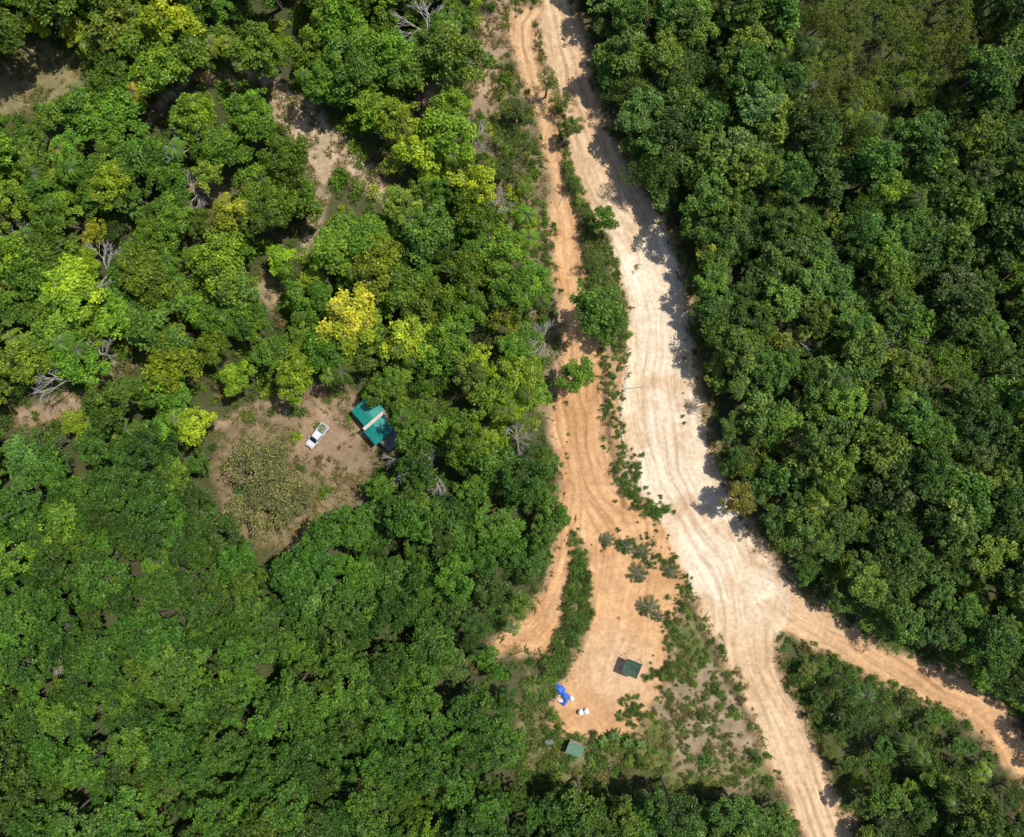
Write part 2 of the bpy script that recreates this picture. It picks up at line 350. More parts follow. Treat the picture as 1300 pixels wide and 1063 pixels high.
# undergrowth (dense only where light reaches the ground)
u,v=jgrid(2.4,-90,1390,-90,1150);n=len(u)
x,y=(u-650)*S,(486.5-v)*S
near=np.full(n,99.)
for a in range(0,n,4000):
    near[a:a+4000]=np.sqrt(((x[a:a+4000,None]-TX)**2+(y[a:a+4000,None]-TY)**2).min(1))
dr=droad(u,v);ds=dsoft(u,v)
keep=(dr>5)&((ds>2)|(rng.random(n)<0.14))&((near>2.3)|(rng.random(n)<.10))
fs=np.minimum(sd(u,v,P_s8),sd(u,v,P_s9))<0
keep&=~(fs&(rng.random(n)<0.2))
u=u[keep];v=v[keep];n=len(u);sc=rng.uniform(0.6,1.5,n)*np.where(droad(u,v)<16,0.7,1)
x,y=(u-650)*S,(486.5-v)*S
tt=tintf(u,v,n)*0.95;dry=(rng.random(n)<0.12)[:,None];tt=np.where(dry,np.array([[0.14,0.13,0.05]])*rng.uniform(.6,1.2,(n,1)),tt)
scatter('undergrowth',T_bush,np.stack([x,y,hgt(x,y)-0.1],1),np.stack([0*x,0*x,rng.uniform(0,6.28,n)],1),np.stack([sc,sc,sc*rng.uniform(.7,1.4,n)],1),rng.integers(0,6,n),tt)

# roadside shrubs
def inpoly(poly,n,margin=0):
    xs=[p[0] for p in poly];ys=[p[1] for p in poly];u=rng.uniform(min(xs),max(xs),n*3);v=rng.uniform(min(ys),max(ys),n*3)
    k=sd(u,v,poly)<-margin;return u[k][:n],v[k][:n]
U=[];V_=[];SC=[];TT=[]
def addb(u,v,s0,s1,t):
    n=len(u);U.append(u);V_.append(v);SC.append(rng.uniform(s0,s1,n));TT.append(np.array([t])*rng.uniform(.6,1.4,(n,1))*rng.uniform(.88,1.12,(n,3)))
G1=(0.07,0.13,0.02);G2=(0.10,0.155,0.03);G3=(0.17,0.15,0.06)
a,b=inpoly(P_strip,200);addb(a,b,.4,1.1,G2)
a,b=inpoly(P_gs,130);addb(a,b,.5,1.2,G1)
a,b=inpoly(P_bot,170);addb(a,b,.35,1.1,G2)
a,b=inpoly(P_field,240);addb(a,b,.2,.75,G2)
a,b=inpoly(P_field,110);addb(a,b,.2,.5,G3)
a,b=inpoly(P_wedge,200);addb(a,b,.5,1.2,G1)
a,b=inpoly(P_s8,60);addb(a,b,.4,1.0,G2)
a,b=inpoly(P_clear,50);addb(a,b,.2,.5,G3)
a,b=inpoly(P_mid,60);addb(a,b,.2,.7,G2)
for (cx,cy,rx,ry,k,s) in [(774,500,7,40,30,.5),(800,606,16,26,50,.7),(833,645,20,9,30,.7),(786,560,6,30,18,.45),(840,712,24,9,24,.55),(790,690,26,8,30,.5),(868,745,8,16,20,.6),(840,850,20,14,40,.7),(803,905,14,18,34,.7),(775,940,34,9,50,.7),(752,380,6,60,24,.7),(698,600,6,30,22,.6),(728,700,6,40,20,.6),(855,800,14,22,40,.6),(700,945,20,20,40,.7),(688,330,8,80,50,.6),(870,500,3,60,12,.4),(720,560,3,60,8,.35),(825,690,30,30,30,.35)]:
    addb(cx+rng.normal(size=k)*rx*.65,cy+rng.normal(size=k)*ry*.65,s*.3,s*1.15,G1)
u=rng.uniform(640,1300,9000);v=rng.uniform(-60,1063,9000);d=droad(u,v);k=(d>-1)&(d<11)&(fbm(u*.04,v*.04,8,2)>.42);u=u[k];v=v[k];addb(u,v,.15,.6,G2)
u=np.concatenate(U);v=np.concatenate(V_);sc=np.concatenate(SC);tt=np.concatenate(TT)
bad=(np.hypot(u-404,v-553)<30)|(np.hypot(u-474,v-534)<34)|(np.hypot(u-802,v-849)<16)|(np.hypot(u-730,v-952)<15)|(np.hypot(u-716,v-882)<16)|(np.hypot(u-741,v-901)<9)
u,v,sc,tt=u[~bad],v[~bad],sc[~bad],tt[~bad]
x,y=(u-650)*S,(486.5-v)*S;n=len(u)
scatter('roadside_shrubs',T_bush,np.stack([x,y,hgt(x,y)-0.03],1),np.stack([0*x,0*x,rng.uniform(0,6.28,n)],1),np.stack([sc,sc,sc],1),rng.integers(0,6,n),tt)
# rubble
u=rng.uniform(640,1290,16000);v=rng.uniform(0,1063,16000);d=droad(u,v)
k=((d>-5)&(d<9)&(rng.random(16000)<.22))|((sd(u,v,P_s8)<0)&(rng.random(16000)<.12))|((sd(u,v,P_mid)<0)&(rng.random(16000)<.2))|((np.hypot((u-985),(v-712))<16)&(rng.random(16000)<.8))
u=u[k];v=v[k];x,y=(u-650)*S,(486.5-v)*S;n=len(u);sc=.06+.22*rng.random(n)**3
scatter('rubble',T_rock,np.stack([x,y,hgt(x,y)],1),np.stack([0*x,0*x,rng.uniform(0,6.28,n)],1),np.stack([sc,sc,sc],1),rng.integers(0,4,n),np.ones((n,3))*.3)

# grass tufts
u=rng.uniform(-20,1320,30000);v=rng.uniform(-20,1080,30000)
d=droad(u,v);s=dsoft(u,v);s2=np.minimum(sd(u,v,P_s8),sd(u,v,P_s9))
pr=np.where(d<0,np.where(d>-5,0.18,0.003),np.where((s<6)|(s2<0)|(d<16),0.85,0.0))
pr=np.where((s<0)&(fbm(u*.03,v*.03,77,3)<.47),pr*.25,pr)
pr=np.where(np.hypot(u-404,v-553)<26,0,pr)
k=rng.random(len(u))<pr;u=u[k];v=v[k];n=len(u);x,y=(u-650)*S,(486.5-v)*S
g=rng.random((n,1));tt=np.array([[0.08,0.13,0.02]])*g+np.array([[0.23,0.18,0.09]])*(1-g)
sc=rng.uniform(.5,1.6,n)
scatter('grass',T_tuft,np.stack([x,y,hgt(x,y)],1),np.stack([0*x,0*x,rng.uniform(0,6.28,n)],1),np.stack([sc,sc,sc],1),rng.integers(0,4,n),tt)

# named plants
def put(name,me,u,v,sc,tint,zsc=None,top=0.0,rz=None):
    ob=bpy.data.objects.new(name,me);scene.collection.objects.link(ob);f=1-top/H
    x,y=(u-650)*S*f,(486.5-v)*S*f
    ob.location=(x,y,hz(x,y)-0.05);ob.rotation_euler=(0,0,random.uniform(0,6.28) if rz is None else rz);ob.scale=(sc,sc,zsc or sc);ob['tint']=[float(t) for t in tint]
    return ob
LG=(0.08,0.165,0.02);YG=(0.23,0.30,0.02)
for (u,v,s,t,k) in [(755,385,1.1,LG,0),(775,405,.6,LG,1),(766,425,.5,LG,2),(728,474,0.8,(0.10,0.20,0.02),3),(765,278,0.6,LG,0),(728,160,0.5,G2,2),(700,640,.8,LG,1),(935,632,.75,(.17,.16,.03),0),(905,312,.85,(.20,.25,.03),1),(545,290,1.2,LG,2),(440,75,1.2,LG,1),(545,55,.9,G2,3),(712,660,.5,LG,2),(700,590,.5,LG,1),(210,420,1.3,LG,0),(60,655,1.1,(.12,.23,.02),1),(800,60,.8,LG,4),(95,40,.7,(.25,.31,.02),2),(280,190,1.0,(.09,.18,.015),0)]:
    put('broadleaf_tree',(broads+bigs)[k] if k<5 else bigs[0],u,v,s,t,top=8*s)
for (u,v,s,t) in [(694,110,.75,(.12,.17,.04)),(718,125,.6,(.12,.17,.04)),(655,135,.8,(.11,.15,.04)),(668,180,.7,(.10,.15,.03)),(725,230,.4,(.09,.15,.03)),(645,210,.75,(.10,.14,.04)),(748,330,.5,(.09,.15,.03)),(1200,640,.8,(.11,.16,.04))]:
    put('sparse_tree',airys[int(u)%3],u,v,s,t,top=6*s)
for i,(u,v,s) in enumerate([(325,590,1.3),(350,640,1.25),(312,655,1.1),(378,630,.9),(338,612,1.3),(350,580,.9)]):
    put('dry_tree',airys[i%3],u,v,s*1.15,(.165,.18,.06),s*0.75,top=5*s)
for i,(u,v,s) in enumerate(BARE):
    put('bare_tree',bares[i%5],u,v,s*.95,(.1,.1,.05),s*1.2,top=8.5*s)
for i,(u,v,s,t) in enumerate([(105,48,1.0,YG),(172,120,1.0,(.38,.34,.02)),(187,110,.8,(.38,.34,.02)),(163,108,.7,(.38,.34,.02)),(290,58,.9,YG),(275,66,.8,YG),(650,800,.75,LG),(48,222,.9,LG),(85,195,.8,YG),(90,110,.7,LG),(300,70,.6,YG)]):
    put('palm_tree',palms[i%3],u,v,s*1.1,t,zsc=s*2.3,top=8*s)
for i,(u,v,s) in enumerate([(822,768,1.1),(810,727,1.0),(815,700,.85),(852,722,.9),(795,692,.85),(770,684,.75),(836,782,.6),(780,930,.8),(765,938,.7),(795,940,.7),(812,940,.6)]):
    if i<7: put('young_palm',smallpalm,u,v,s*.95,(.035,.075,.02))
    else: put('banana_plant',bananas[i%2],u,v,s,(.07,.14,.025))

# ------------------------------------------------------------------ ground and roads
xs=np.concatenate([-np.geomspace(2500,101,22),np.arange(-99.9,100,0.3),np.geomspace(101,2500,22)])
ys=np.concatenate([-np.geomspace(2500,91,22),np.arange(-89.7,78,0.3),np.geomspace(79,2500,22)])
X,Y=np.meshgrid(xs,ys);x=X.ravel();y=Y.ravel();pu=x/S+650;pv=486.5-y/S
du=10*(fbm(x*.25,y*.25,11,4)-.5)*2+4*(fbm(x*1.2,y*1.2,13,2)-.5);dv=10*(fbm(x*.25+50,y*.25,12,4)-.5)*2
qu=pu+du;qv=pv+dv
def soft_m(poly,w=5,o=0): return sstep(w,-w,sd(qu,qv,poly)-o)[:,None]
n1=fbm(x*.12,y*.12,41,4)[:,None];n2=fbm(x*.6,y*.6,42,4)[:,None];n3=fbm(x*.22+7,y*.22,43,4)[:,None]
C=np.array([[0.040,0.062,0.018]])*(1-n1)+np.array([[0.10,0.095,0.045]])*n1
def mix(C,c,m): return C*(1-m)+np.asarray(c).reshape(-1,3)*m
def var(c,a=0.35): return np.array([c])*(1-a+2*a*n2)
for p,c in [(P_s8,(.22,.175,.10)),(P_s9,(.22,.175,.10)),(P_s3,(.22,.19,.09)),(P_s5,(.24,.20,.10)),(P_s6,(.30,.23,.14)),(P_s7,(.28,.20,.13)),(P_s10,(.34,.26,.17)),(P_s1,(.44,.33,.22)),(P_s2,(.42,.32,.21)),(P_s4,(.36,.255,.165)),(P_s11,(.32,.225,.145)),(P_s12,(.34,.23,.155)),(P_bot,(.17,.16,.07))]:
    C=mix(C,var(c),soft_m(p,6))
C=mix(C,var((.225,.165,.10),.3),soft_m(P_clear,9))
cl=sstep(70,10,np.hypot((pu-412),(pv-548)*.9))[:,None];C=mix(C,var((.30,.205,.13),.3),cl*soft_m(P_clear,6))
C=mix(C,mix(var((.29,.22,.135)),var((.12,.14,.04)),sstep(.4,.65,n1)),soft_m(P_field,6))
C=mix(C,var((.24,.19,.10)),soft_m(P_strip,5))
C=mix(C,var((.26,.18,.10)),soft_m(P_gs,5)*.6)
dro=np.minimum.reduce([sd(qu,qv,p) for p in roads])[:,None]
C=mix(C,var((.38,.25,.14),.3),sstep(15,2,dro)*.85)
OR=mix(var((.585,.345,.17),.16),np.array([[.48,.26,.115]]),sstep(.48,.72,n3)*.75);TAN=var((.63,.44,.265),.14);WH=var((.75,.61,.45),.12)
C=mix(C,OR,soft_m(P_track,4));C=mix(C,mix(var((.40,.26,.14),.3),OR,.35),soft_m(P_mid,4))
C=mix(C,mix(OR,TAN,sstep(350,60,pv)[:,None]*.5),soft_m(P_left,3.5));C=mix(C,OR,soft_m(P_yard,4))
sand=sstep(75,10,np.hypot(pu-785,pv-850))[:,None];C=mix(C,var((.60,.41,.25),.15),sand*soft_m(P_yard,3)*.8)
C=mix(C,mix(TAN,OR,.25+.6*sstep(1020,1130,pu)[:,None]),soft_m(P_se,3.5))
wm=(sstep(210,360,pv)*sstep(830,740,pv))[:,None]*(0.45+.9*(fbm(x*.09,y*.09,61,3)[:,None]));wm=np.clip(wm,0,1)
RC=mix(TAN,WH,wm);RC=mix(RC,np.array([[.55,.37,.22]]),sstep(.50,.74,n3)*.7)
edge=sstep(-14,-1,sd(qu,qv,P_main))[:,None];RC=mix(RC,var((.52,.35,.205),.2),edge*.6*sstep(.35,.6,n1))
C=mix(C,RC,soft_m(P_main,3.5))
cm=[((l+r)/2,yy) for yy,l,r in main_rows];clf=[((l+r)/2,yy) for yy,l,r in left_rows]+[(790,740),(785,800),(765,870)]
trk=np.zeros((len(x),3));best=np.full(len(x),1e9)
for li,line in enumerate([cm,clf,se_c,[(722,620),(722,680),(712,740),(702,790),(680,815),(600,820)]]):
    acc=li*300.0
    for (ax,ay),(bx,by) in zip(line[:-1],line[1:]):
        ex,ey=bx-ax,by-ay;l=math.hypot(ex,ey);t=((pu-ax)*ex+(pv-ay)*ey)/l/l;tc=np.clip(t,0,1)
        d=np.hypot(pu-ax-tc*ex,pv-ay-tc*ey);sg=np.where((pu-ax)*ey-(pv-ay)*ex>0,1,-1)
        m=d<best;best=np.where(m,d,best);trk[m,0]=(acc+tc*l)[m]*S;trk[m,1]=(sg*d)[m]*S
        acc+=l
trk[:,1]+=2.2*(fbm(x*.06,y*.06,71,3)-.5)*2
hard=np.minimum.reduce([sd(qu,qv,p) for p in roads])
yd=sstep(4,-14,sd(qu,qv,P_yard))*sstep(690,740,pv)
trk[:,2]=sstep(3,-3,hard)*(1-.6*yd)
# paired wheel ruts wandering along each road
def rut(off,wd,sp,seed):
    c=off+1.6*(vn(trk[:,0]*sp,trk[:,0]*0,seed)-.5)*2
    return np.exp(-((trk[:,1]-c)/wd)**2)+np.exp(-((trk[:,1]-c-1.7)/wd)**2)
ruts=np.clip(rut(-.9,.27,.05,5)*sstep(.3,.5,vn(trk[:,0]*.08,0*x,15))+rut(1.6,.27,.045,6)*.8*sstep(.35,.6,vn(trk[:,0]*.07,0*x,16))+rut(-3.6,.27,.04,7)*.8*sstep(.35,.6,vn(trk[:,0]*.06,0*x,17)),0,1)*trk[:,2]
C=C*(1-.27*(ruts*(0.5+n2[:,0]))[:,None]*np.array([[.8,1.0,1.15]]))
stripe=fbm(trk[:,0]*.05,trk[:,1]*1.1,91,3)
z=hgt(x,y)+np.where(hard<0,-0.10*sstep(0,-8,hard)+0.10*(stripe-.5),0.22*sstep(0,5,hard)*sstep(14,5,hard)*fbm(x*.5,y*.5,5,3)*1.8)+0.16*(n2[:,0]-.5)-.09*ruts
nx,ny=len(xs),len(ys);I=np.arange(nx*ny).reshape(ny,nx)
F=np.stack([I[:-1,:-1],I[:-1,1:],I[1:,1:],I[1:,:-1]],-1).reshape(-1,4)
def groundmat():
    m,nt,N,L,b=newmat('earth')
    at=N.new('ShaderNodeAttribute');at.attribute_name='Col';tk=N.new('ShaderNodeAttribute');tk.attribute_name='trk'
    geo=N.new('ShaderNodeNewGeometry');sp=N.new('ShaderNodeSeparateXYZ');L.new(tk.outputs['Vector'],sp.inputs[0])
    def noise(sc,de,vec,ro=.6):
        n=N.new('ShaderNodeTexNoise');n.inputs['Scale'].default_value=sc;n.inputs['Detail'].default_value=de;n.inputs['Roughness'].default_value=ro;L.new(vec,n.inputs['Vector']);return n.outputs['Fac']
    def mr(src,a,b_,c,d):
        r=N.new('ShaderNodeMapRange');r.inputs[1].default_value=a;r.inputs[2].default_value=b_;r.inputs[3].default_value=c;r.inputs[4].default_value=d;L.new(src,r.inputs[0]);return r.outputs[0]
    def mth(op,a,b_):
        q=N.new('ShaderNodeMath');q.operation=op
        for i,s in enumerate((a,b_)):
            if isinstance(s,(int,float)): q.inputs[i].default_value=s
            else: L.new(s,q.inputs[i])
        return q.outputs[0]
    f0=noise(.25,4,geo.outputs['Position'],.6);f1=noise(1.1,7,geo.outputs['Position'],.7);f2=noise(7,3,geo.outputs['Position'],.7)
    cx=N.new('ShaderNodeCombineXYZ');L.new(mth('MULTIPLY',sp.outputs[0],.06),cx.inputs[0]);L.new(mth('MULTIPLY',sp.outputs[1],1.25),cx.inputs[1])
    st=noise(1.0,4,cx.outputs[0],.6)
    k0=mr(f0,.3,.7,.88,1.1);k1=mr(f1,.3,.7,.76,1.2);k2=mr(f2,.3,.7,.85,1.12)
    patch=mth('MULTIPLY',mr(f0,.38,.6,.35,1.0),sp.outputs[2])
    s0=mr(st,.34,.66,-.26,.18);s1=mth('ADD',mth('MULTIPLY',s0,patch),1.0)
    tot=mth('MULTIPLY',mth('MULTIPLY',mth('MULTIPLY',k1,k2),k0),s1)
    v=N.new('ShaderNodeVectorMath');v.operation='SCALE';L.new(at.outputs['Vector'],v.inputs[0]);L.new(tot,v.inputs['Scale'])
    L.new(v.outputs[0],b.inputs['Base Color']);b.inputs['Roughness'].default_value=.95;b.inputs['Specular IOR Level'].default_value=.1
    bp=N.new('ShaderNodeBump');bp.inputs['Strength'].default_value=.9;bp.inputs['Distance'].default_value=.14
    L.new(mth('ADD',mth('ADD',f1,mth('MULTIPLY',f2,.4)),mth('MULTIPLY',st,mth('MULTIPLY',patch,1.1))),bp.inputs['Height']);L.new(bp.outputs[0],b.inputs['Normal'])
    return m
M_earth=groundmat()
def gridmesh(name,F,dz):
    used=np.unique(F);mp=np.zeros(len(x),np.int64);mp[used]=np.arange(len(used));V=np.stack([x,y,z+dz],1)[used]
    me=mk_quads(name,V,mp[F],[M_earth],smooth=True)
    a=me.attributes.new('Col','FLOAT_VECTOR','POINT');a.data.foreach_set('vector',C[used].astype(np.float32).ravel())
    a=me.attributes.new('trk','FLOAT_VECTOR','POINT');a.data.foreach_set('vector',trk[used].astype(np.float32).ravel())
    ob=bpy.data.objects.new(name,me);scene.collection.objects.link(ob);return ob
gridmesh('ground',F,0)
done=np.zeros(len(x),bool)
for nm,polys in [('dirt_road',[P_main]),('dirt_road',[P_left,P_mid]),('dirt_road',[P_se]),('dirt_yard',[P_yard]),('dirt_track',[P_track])]:
    dd=np.minimum.reduce([sd(qu,qv,p) for p in polys]);ins=(dd<1.5)&~done
    fm=ins[F].any(1)&(dd[F].max(1)<8)&~done[F].any(1)
    gridmesh(nm,F[fm],0.004);done|=ins

# ------------------------------------------------------------------ built objects
def link(ob,par=None):
    scene.collection.objects.link(ob)
    if par: ob.parent=par
    return ob
def empty(name,u,v,rz,top=0,dz=0):
    e=bpy.data.objects.new(name,None);scene.collection.objects.link(e);f=1-top/H;x_,y_=(u-650)*S*f,(486.5-v)*S*f
    e.location=(x_,y_,hz(x_,y_)+dz);e.rotation_euler=(0,0,rz);return e
def box(name,sz,loc,mat,par,bev=0.02,rot=(0,0,0)):
    bm=bmesh.new();bmesh.ops.create_cube(bm,size=1);bmesh.ops.scale(bm,vec=sz,verts=bm.verts)
    if bev: bmesh.ops.bevel(bm,geom=bm.edges[:],offset=bev,segments=2,affect='EDGES',profile=.5)
    me=bpy.data.meshes.new(name);bm.to_mesh(me);bm.free();me.materials.append(mat)
    o=bpy.data.objects.new(name,me);link(o,par);o.location=loc;o.rotation_euler=rot;return o
def cyl(name,r,h,loc,mat,par,rot=(0,0,0),r2=None,seg=20):
    bm=bmesh.new();bmesh.ops.create_cone(bm,cap_ends=True,segments=seg,radius1=r,radius2=r if r2 is None else r2,depth=h)
    me=bpy.data.meshes.new(name);bm.to_mesh(me);bm.free();me.materials.append(mat)
    o=bpy.data.objects.new(name,me);link(o,par);o.location=loc;o.rotation_euler=rot;return o
def loft(name,secs,mat,par,bev=0.05,loc=(0,0,0)):
    bm=bmesh.new();rings=[]
    for (X_,wb,wt,z0,z1) in secs: rings.append([bm.verts.new(p) for p in [(X_,-wb,z0),(X_,-wb*1.0,(z0+z1)/2),(X_,-wt,z1),(X_,wt,z1),(X_,wb,(z0+z1)/2),(X_,wb,z0)]])
    for a,b in zip(rings[:-1],rings[1:]):
        for i in range(6): bm.faces.new([a[i],a[(i+1)%6],b[(i+1)%6],b[i]])
    bm.faces.new(rings[0][::-1]);bm.faces.new(rings[-1]);bmesh.ops.recalc_face_normals(bm,faces=bm.faces)
    if bev: bmesh.ops.bevel(bm,geom=bm.edges[:],offset=bev,segments=2,affect='EDGES',profile=.6)
    me=bpy.data.meshes.new(name);bm.to_mesh(me);bm.free();me.materials.append(mat)
    o=bpy.data.objects.new(name,me);link(o,par);o.location=loc;return o
def corr(name,l,w,loc,rot,mat,par,pitch=0.25,amp=0.03):
    n=int(l/pitch*6);V=[];F_=[]
    for i in range(n+1):
        xx=-l/2+l*i/n;zz=amp*math.sin(i*math.pi/3)
        V+=[(xx,-w/2,zz),(xx,w/2,zz)]
    for i in range(n): F_.append((i*2,i*2+2,i*2+3,i*2+1))
    me=bpy.data.meshes.new(name);me.from_pydata(V,[],F_);me.materials.append(mat);o=bpy.data.objects.new(name,me);link(o,par);o.location=loc;o.rotation_euler=rot
    s=o.modifiers.new('t','SOLIDIFY');s.thickness=.01;return o
M_teal=simple('teal_metal',(.012,.25,.20),.5,0,1.2,.35);M_zinc=simple('weathered_zinc',(.20,.20,.20),.6,.3,2,.45);M_rust=simple('rusty_white_sheet',(.62,.52,.45),.7,0,3,.4)
M_wall=simple('wall_boards',(.40,.36,.30),.85,0,3,.3);M_wood=simple('timber',(.22,.15,.09),.9,0,5,.4);M_dk=simple('dark_glass',(.02,.025,.03),.12,0,3,.1)
M_silver=simple('silver_paint',(.66,.67,.68),.35,.15,2,.05);M_rub=simple('rubber',(.02,.02,.02),.9);M_chr=simple('chrome',(.6,.6,.6),.2,1,3,.05);M_bed=simple('bed_liner',(.22,.22,.23),.7)
M_red=simple('tail_lamp',(.4,.02,.02),.3);M_lamp=simple('head_lamp',(.75,.75,.72),.15)
M_blue=simple('blue_tarp',(.02,.13,.55),.5,0,4,.3,.5);M_white=simple('white_plastic',(.75,.75,.74),.5,0,3,.1);M_conc=simple('concrete',(.50,.46,.40),.9,0,3,.3);M_net=simple('green_shade_cloth',(.03,.075,.05),.8,0,3,.3);M_grn=simple('green_roof',(.14,.25,.17),.6,0,2,.25)

# house
e=empty('green_roofed_house',474,534,math.radians(-49),top=3.0)
box('walls',(6.9,3.4,2.5),(0,0,1.45),M_wall,e,.02);box('floor_slab',(7.6,4.2,.25),(0,0,.1),M_conc,e,.02)
for nm,xc,l,dz,yo in [('a',-2.05,3.9,0,.35),('b',2.05,3.3,.22,-.35)]:
    for sg in(-1,1): corr('roof_%s_%s'%(nm,'l' if sg<0 else 'r'),l,2.5,(xc,yo+sg*1.16,3.0+dz),(-sg*math.radians(17),0,0),M_teal,e)
    box('ridge_cap_'+nm,(l,.28,.05),(xc,yo,3.40+dz),M_teal,e,.01)
corr('white_roof_sheet',.6,4.6,(.12,.05,3.72),(0,0,0),M_rust,e,.2)
box('gable_wall',(6.8,.12,.55),(0,0,2.95),M_wall,e,0)
corr('porch_roof',2.4,3.4,(4.9,-.1,2.45),(0,math.radians(7),0),M_zinc,e,.3,.04)
for i,(a,b) in enumerate([(6.0,-1.6),(6.0,1.5),(3.9,-1.6),(3.9,1.5)]): box('post_%d'%i,(.1,.1,2.35),(a,b,1.2),M_wood,e,.01)
box('door',(.9,.06,2.0),(-1.5,-1.72,1.25),M_wood,e,.01);box('window_1',(1.0,.06,.9),(1.2,-1.72,1.7),M_dk,e,.01);box('window_2',(1.0,.06,.9),(-1.2,1.72,1.7),M_dk,e,.01);box('window_3',(.06,1.0,.9),(-3.47,0,1.7),M_dk,e,.01)

# pickup truck
e=empty('pickup_truck',404,553,math.atan2(-28,-22),dz=0.03)
loft('body',[(-2.6,.84,.84,.45,.98),(-2.4,.92,.9,.42,1.02),(0.9,.93,.9,.38,1.02),(1.2,.93,.88,.38,1.06),(2.2,.9,.8,.40,.98),(2.55,.8,.7,.45,.85)],M_silver,e,.05)
loft('cabin',[(-.95,.80,.62,.95,1.50),(-.75,.82,.66,.95,1.72),(.25,.82,.66,.95,1.74),(.4,.82,.64,.95,1.70),(1.32,.80,.74,.92,1.08)],M_silver,e,.05)
def quad(name,vs,mat,par):
    me=bpy.data.meshes.new(name);me.from_pydata(vs,[],[(0,1,2,3)]);me.materials.append(mat);o=bpy.data.objects.new(name,me);link(o,par);s=o.modifiers.new('t','SOLIDIFY');s.thickness=.02;s.offset=0;return o
quad('windscreen',[(1.30,-.72,1.14),(1.30,.72,1.14),(.45,.60,1.73),(.45,-.60,1.73)],M_dk,e)
quad('rear_window',[(-1.0,.62,1.12),(-1.0,-.62,1.12),(-.86,-.56,1.60),(-.86,.56,1.60)],M_dk,e)
for sg in(-1,1):
    quad('side_window_f%d'%(sg+1),[(1.0,sg*.845,1.15),(-.15,sg*.845,1.15),(-.15,sg*.73,1.60),(.36,sg*.73,1.60)],M_dk,e)
    quad('side_window_r%d'%(sg+1),[(-.22,sg*.845,1.15),(-.85,sg*.845,1.15),(-.78,sg*.73,1.58),(-.22,sg*.73,1.60)],M_dk,e)
    for xx in(-1.6,1.65):
        cyl('tyre_%d_%d'%(sg+1,xx>0),.38,.26,(xx,sg*.84,.38),M_rub,e,(math.pi/2,0,0),seg=28);cyl('rim_%d_%d'%(sg+1,xx>0),.22,.27,(xx,sg*.845,.38),M_chr,e,(math.pi/2,0,0))
    box('mirror_%d'%(sg+1),(.12,.2,.16),(.95,sg*1.02,1.12),M_silver,e,.03);box('headlamp_%d'%(sg+1),(.16,.3,.16),(2.48,sg*.6,.80),M_lamp,e,.03);box('tail_lamp_%d'%(sg+1),(.06,.14,.35),(-2.6,sg*.78,.8),M_red,e,.01)
    box('bed_rail_%d'%(sg+1),(1.6,.14,.14),(-1.78,sg*.82,1.08),M_silver,e,.03)
box('tailgate',(.1,1.6,.16),(-2.52,0,1.07),M_silver,e,.03);box('cargo_bed',(1.45,1.5,.06),(-1.76,0,1.035),M_bed,e,.01);box('front_bumper',(.2,1.6,.22),(2.58,0,.5),M_bed,e,.05);box('grille',(.06,.8,.18),(2.56,0,.74),M_bed,e,.02);box('hood_crease',(.85,.5,.02),(1.8,0,1.045),M_silver,e,.008)

# canopy
e=empty('shade_canopy',802,849,math.radians(-22),top=2.4)
def cloth(name,w,l,mat,par,z0,sag,loc=(0,0,0),seed=0,n=14,ragged=0.0):
    V=[];F_=[]
    for i in range(n+1):
        for j in range(n+1):
            a=i/n-.5;b=j/n-.5;q=1+ragged*(float(vn(math.atan2(b,a)*1.6+seed,seed,seed))-.6)
            V.append((a*w*q,b*l*q,z0-sag*(1-4*a*a)*(1-4*b*b)+float(vn(i*.6+seed,j*.6,seed))*.2))
    for i in range(n):
        for j in range(n): q=i*(n+1)+j;F_.append((q,q+n+1,q+n+2,q+1))
    me=bpy.data.meshes.new(name);me.from_pydata(V,[],F_);me.materials.append(mat);o=bpy.data.objects.new(name,me);link(o,par);o.location=loc;return o
cloth('cloth',3.0,2.9,M_net,e,2.3,.3,seed=3)
for i,(a,b) in enumerate([(-1,-1),(-1,1),(1,-1),(1,1)]): cyl('pole_%d'%i,.045,2.4,(a*1.46,b*1.41,1.2),M_wood,e,seg=8)
for i,(s,lo) in enumerate([((3.0,.05,.05),(0,1.41,2.42)),((3.0,.05,.05),(0,-1.41,2.42)),((.05,2.8,.05),(1.46,0,2.49)),((.05,2.8,.05),(-1.46,0,2.49))]): box('beam_%d'%i,s,lo,M_wood,e,.01)
# shed
e=empty('garden_shed',730,952,math.radians(-20),top=2.2)
box('walls',(2.3,1.7,1.9),(0,0,.95),M_wall,e,.02);corr('roof',3.0,2.3,(0,0,2.15),(math.radians(7),0,0),M_grn,e,.2,.025);box('door',(.75,.05,1.7),(.4,-.88,.9),M_wood,e,.01);box('window',(.5,.05,.5),(-.6,-.88,1.3),M_dk,e,.01)
# tarp pile
e=empty('tarpaulin_pile',714,882,math.radians(-35))
cloth('blue_sheet_1',2.1,1.5,M_blue,e,.15,-.65,(-1.0,.5,.05),5,ragged=.8);cloth('blue_sheet_2',1.8,1.4,M_blue,e,.12,-.5,(.6,0,.05),6,ragged=.8);cloth('white_sack_1',1.3,.7,M_white,e,.1,-.45,(.2,-1.0,.05),7,ragged=.8);cloth('white_sack_2',.9,.7,M_white,e,.1,-.4,(1.7,.4,.05),8,ragged=.8);cloth('blue_sheet_3',1.0,.9,M_blue,e,.12,-.4,(.9,-1.0,.05),9,ragged=.8)
for (u,v) in [(737,902),(744,901)]:
    e=empty('water_tank',u,v,0);cyl('body',.46,.9,(0,0,.45),M_white,e,seg=28);cyl('shoulder',.46,.16,(0,0,.98),M_white,e,r2=.25,seg=28);cyl('lid',.2,.08,(0,0,1.1),M_white,e)
    for i in range(3): cyl('band_%d'%i,.475,.04,(0,0,.2+.25*i),M_white,e,seg=28)
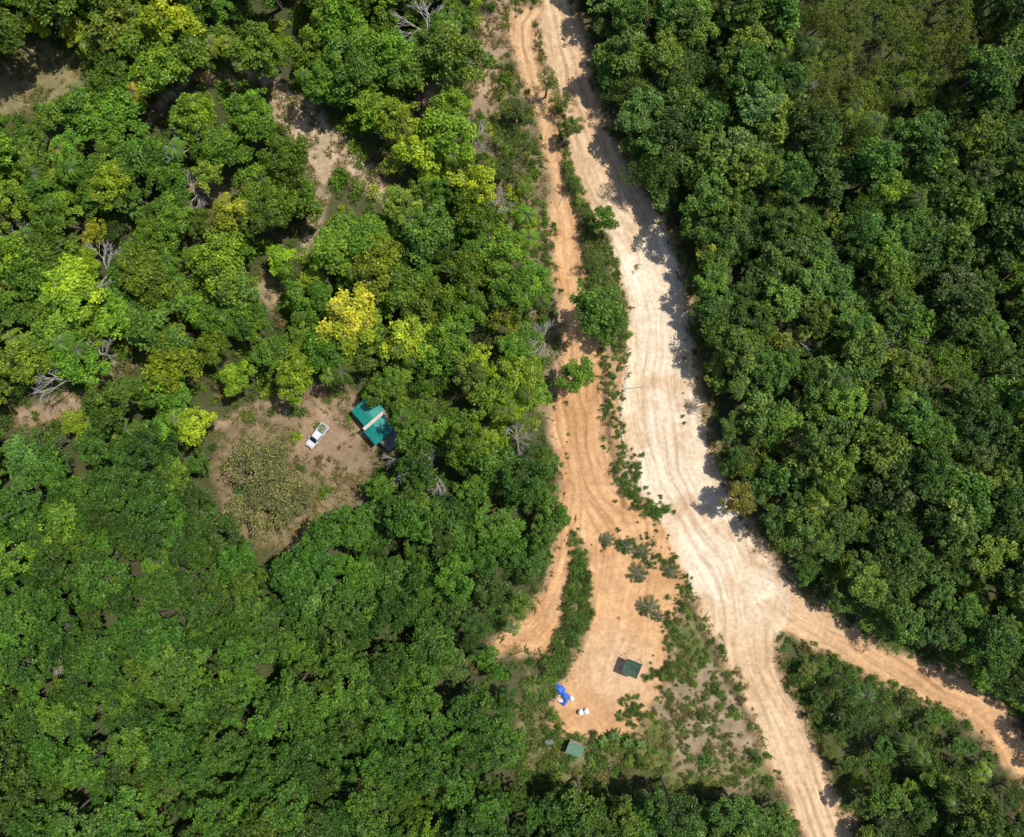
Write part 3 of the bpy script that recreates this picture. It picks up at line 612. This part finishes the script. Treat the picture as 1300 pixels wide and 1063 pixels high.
e=empty('storage_box',697,940,math.radians(10));box('bin',(1.4,.8,.6),(0,0,.3),M_zinc,e,.03);box('cover',(1.5,.9,.06),(0,0,.64),M_zinc,e,.02);box('crate',(.7,.6,.4),(1.2,.3,.2),M_wood,e,.02)
def kerb(name,pts,w=.28,h=.14):
    P=[Vector(W(*p)) for p in pts];V=[];F_=[]
    for i,p in enumerate(P):
        t=(P[min(i+1,len(P)-1)]-P[max(i-1,0)]).normalized();nn=Vector((-t.y,t.x));zz=hz(p.x,p.y)+.04
        for a,b in[(-w/2,-.3),(-w/2,h),(w/2,h),(w/2,-.3)]: V.append((p.x+nn.x*a,p.y+nn.y*a,zz+b))
    for i in range(len(P)-1):
        for j in range(4): F_.append((i*4+j,i*4+(j+1)%4,i*4+4+(j+1)%4,i*4+4+j))
    F_+=[(0,1,2,3),tuple(len(V)-4+k for k in(3,2,1,0))]
    me=bpy.data.meshes.new(name);me.from_pydata(V,[],F_);me.materials.append(M_conc);link(bpy.data.objects.new(name,me))
kerb('concrete_drain',[(800,462),(796,475),(793,490),(790,515),(789,540),(791,562),(796,582)],.34)
for (u,v,a) in [(806,492,8),(716,250,60)]:
    e=empty('concrete_pole_on_ground',u,v,math.radians(a));cyl('shaft',.09,3.2,(0,0,.16),M_conc,e,(0,math.pi/2,0),r2=.12,seg=10);cyl('end_cap',.14,.1,(1.62,0,.16),M_conc,e,(0,math.pi/2,0),seg=10)

# ------------------------------------------------------------------ light, sky, camera
el=math.radians(60);dx,dy=0.86,0.50;l=math.hypot(dx,dy);d=Vector((dx/l*math.cos(el),dy/l*math.cos(el),math.sin(el)))
sun=bpy.data.lights.new('sun','SUN');sun.energy=4.9;sun.angle=math.radians(.5);sun.color=(1,.95,.86);so=bpy.data.objects.new('sun',sun);link(so);so.rotation_euler=d.to_track_quat('Z','Y').to_euler();so.location=(60,40,100)
w=bpy.data.worlds.new('World');scene.world=w;w.use_nodes=True;N=w.node_tree.nodes;sk=N.new('ShaderNodeTexSky');sk.sky_type='NISHITA';sk.sun_disc=False;sk.sun_elevation=el;sk.sun_rotation=math.atan2(d.x,d.y)
w.node_tree.links.new(sk.outputs[0],N['Background'].inputs[0]);N['Background'].inputs[1].default_value=.13
cam=bpy.data.cameras.new('camera');co=bpy.data.objects.new('camera',cam);link(co);co.location=(0,0,H);co.rotation_euler=(0,0,0);cam.sensor_width=36;cam.lens=36*H/190.0;cam.shift_y=-45.0/1300;cam.clip_end=8000;cam.clip_start=.5
scene.camera=co
scene.view_settings.view_transform='Standard';scene.view_settings.look='None';scene.view_settings.exposure=0
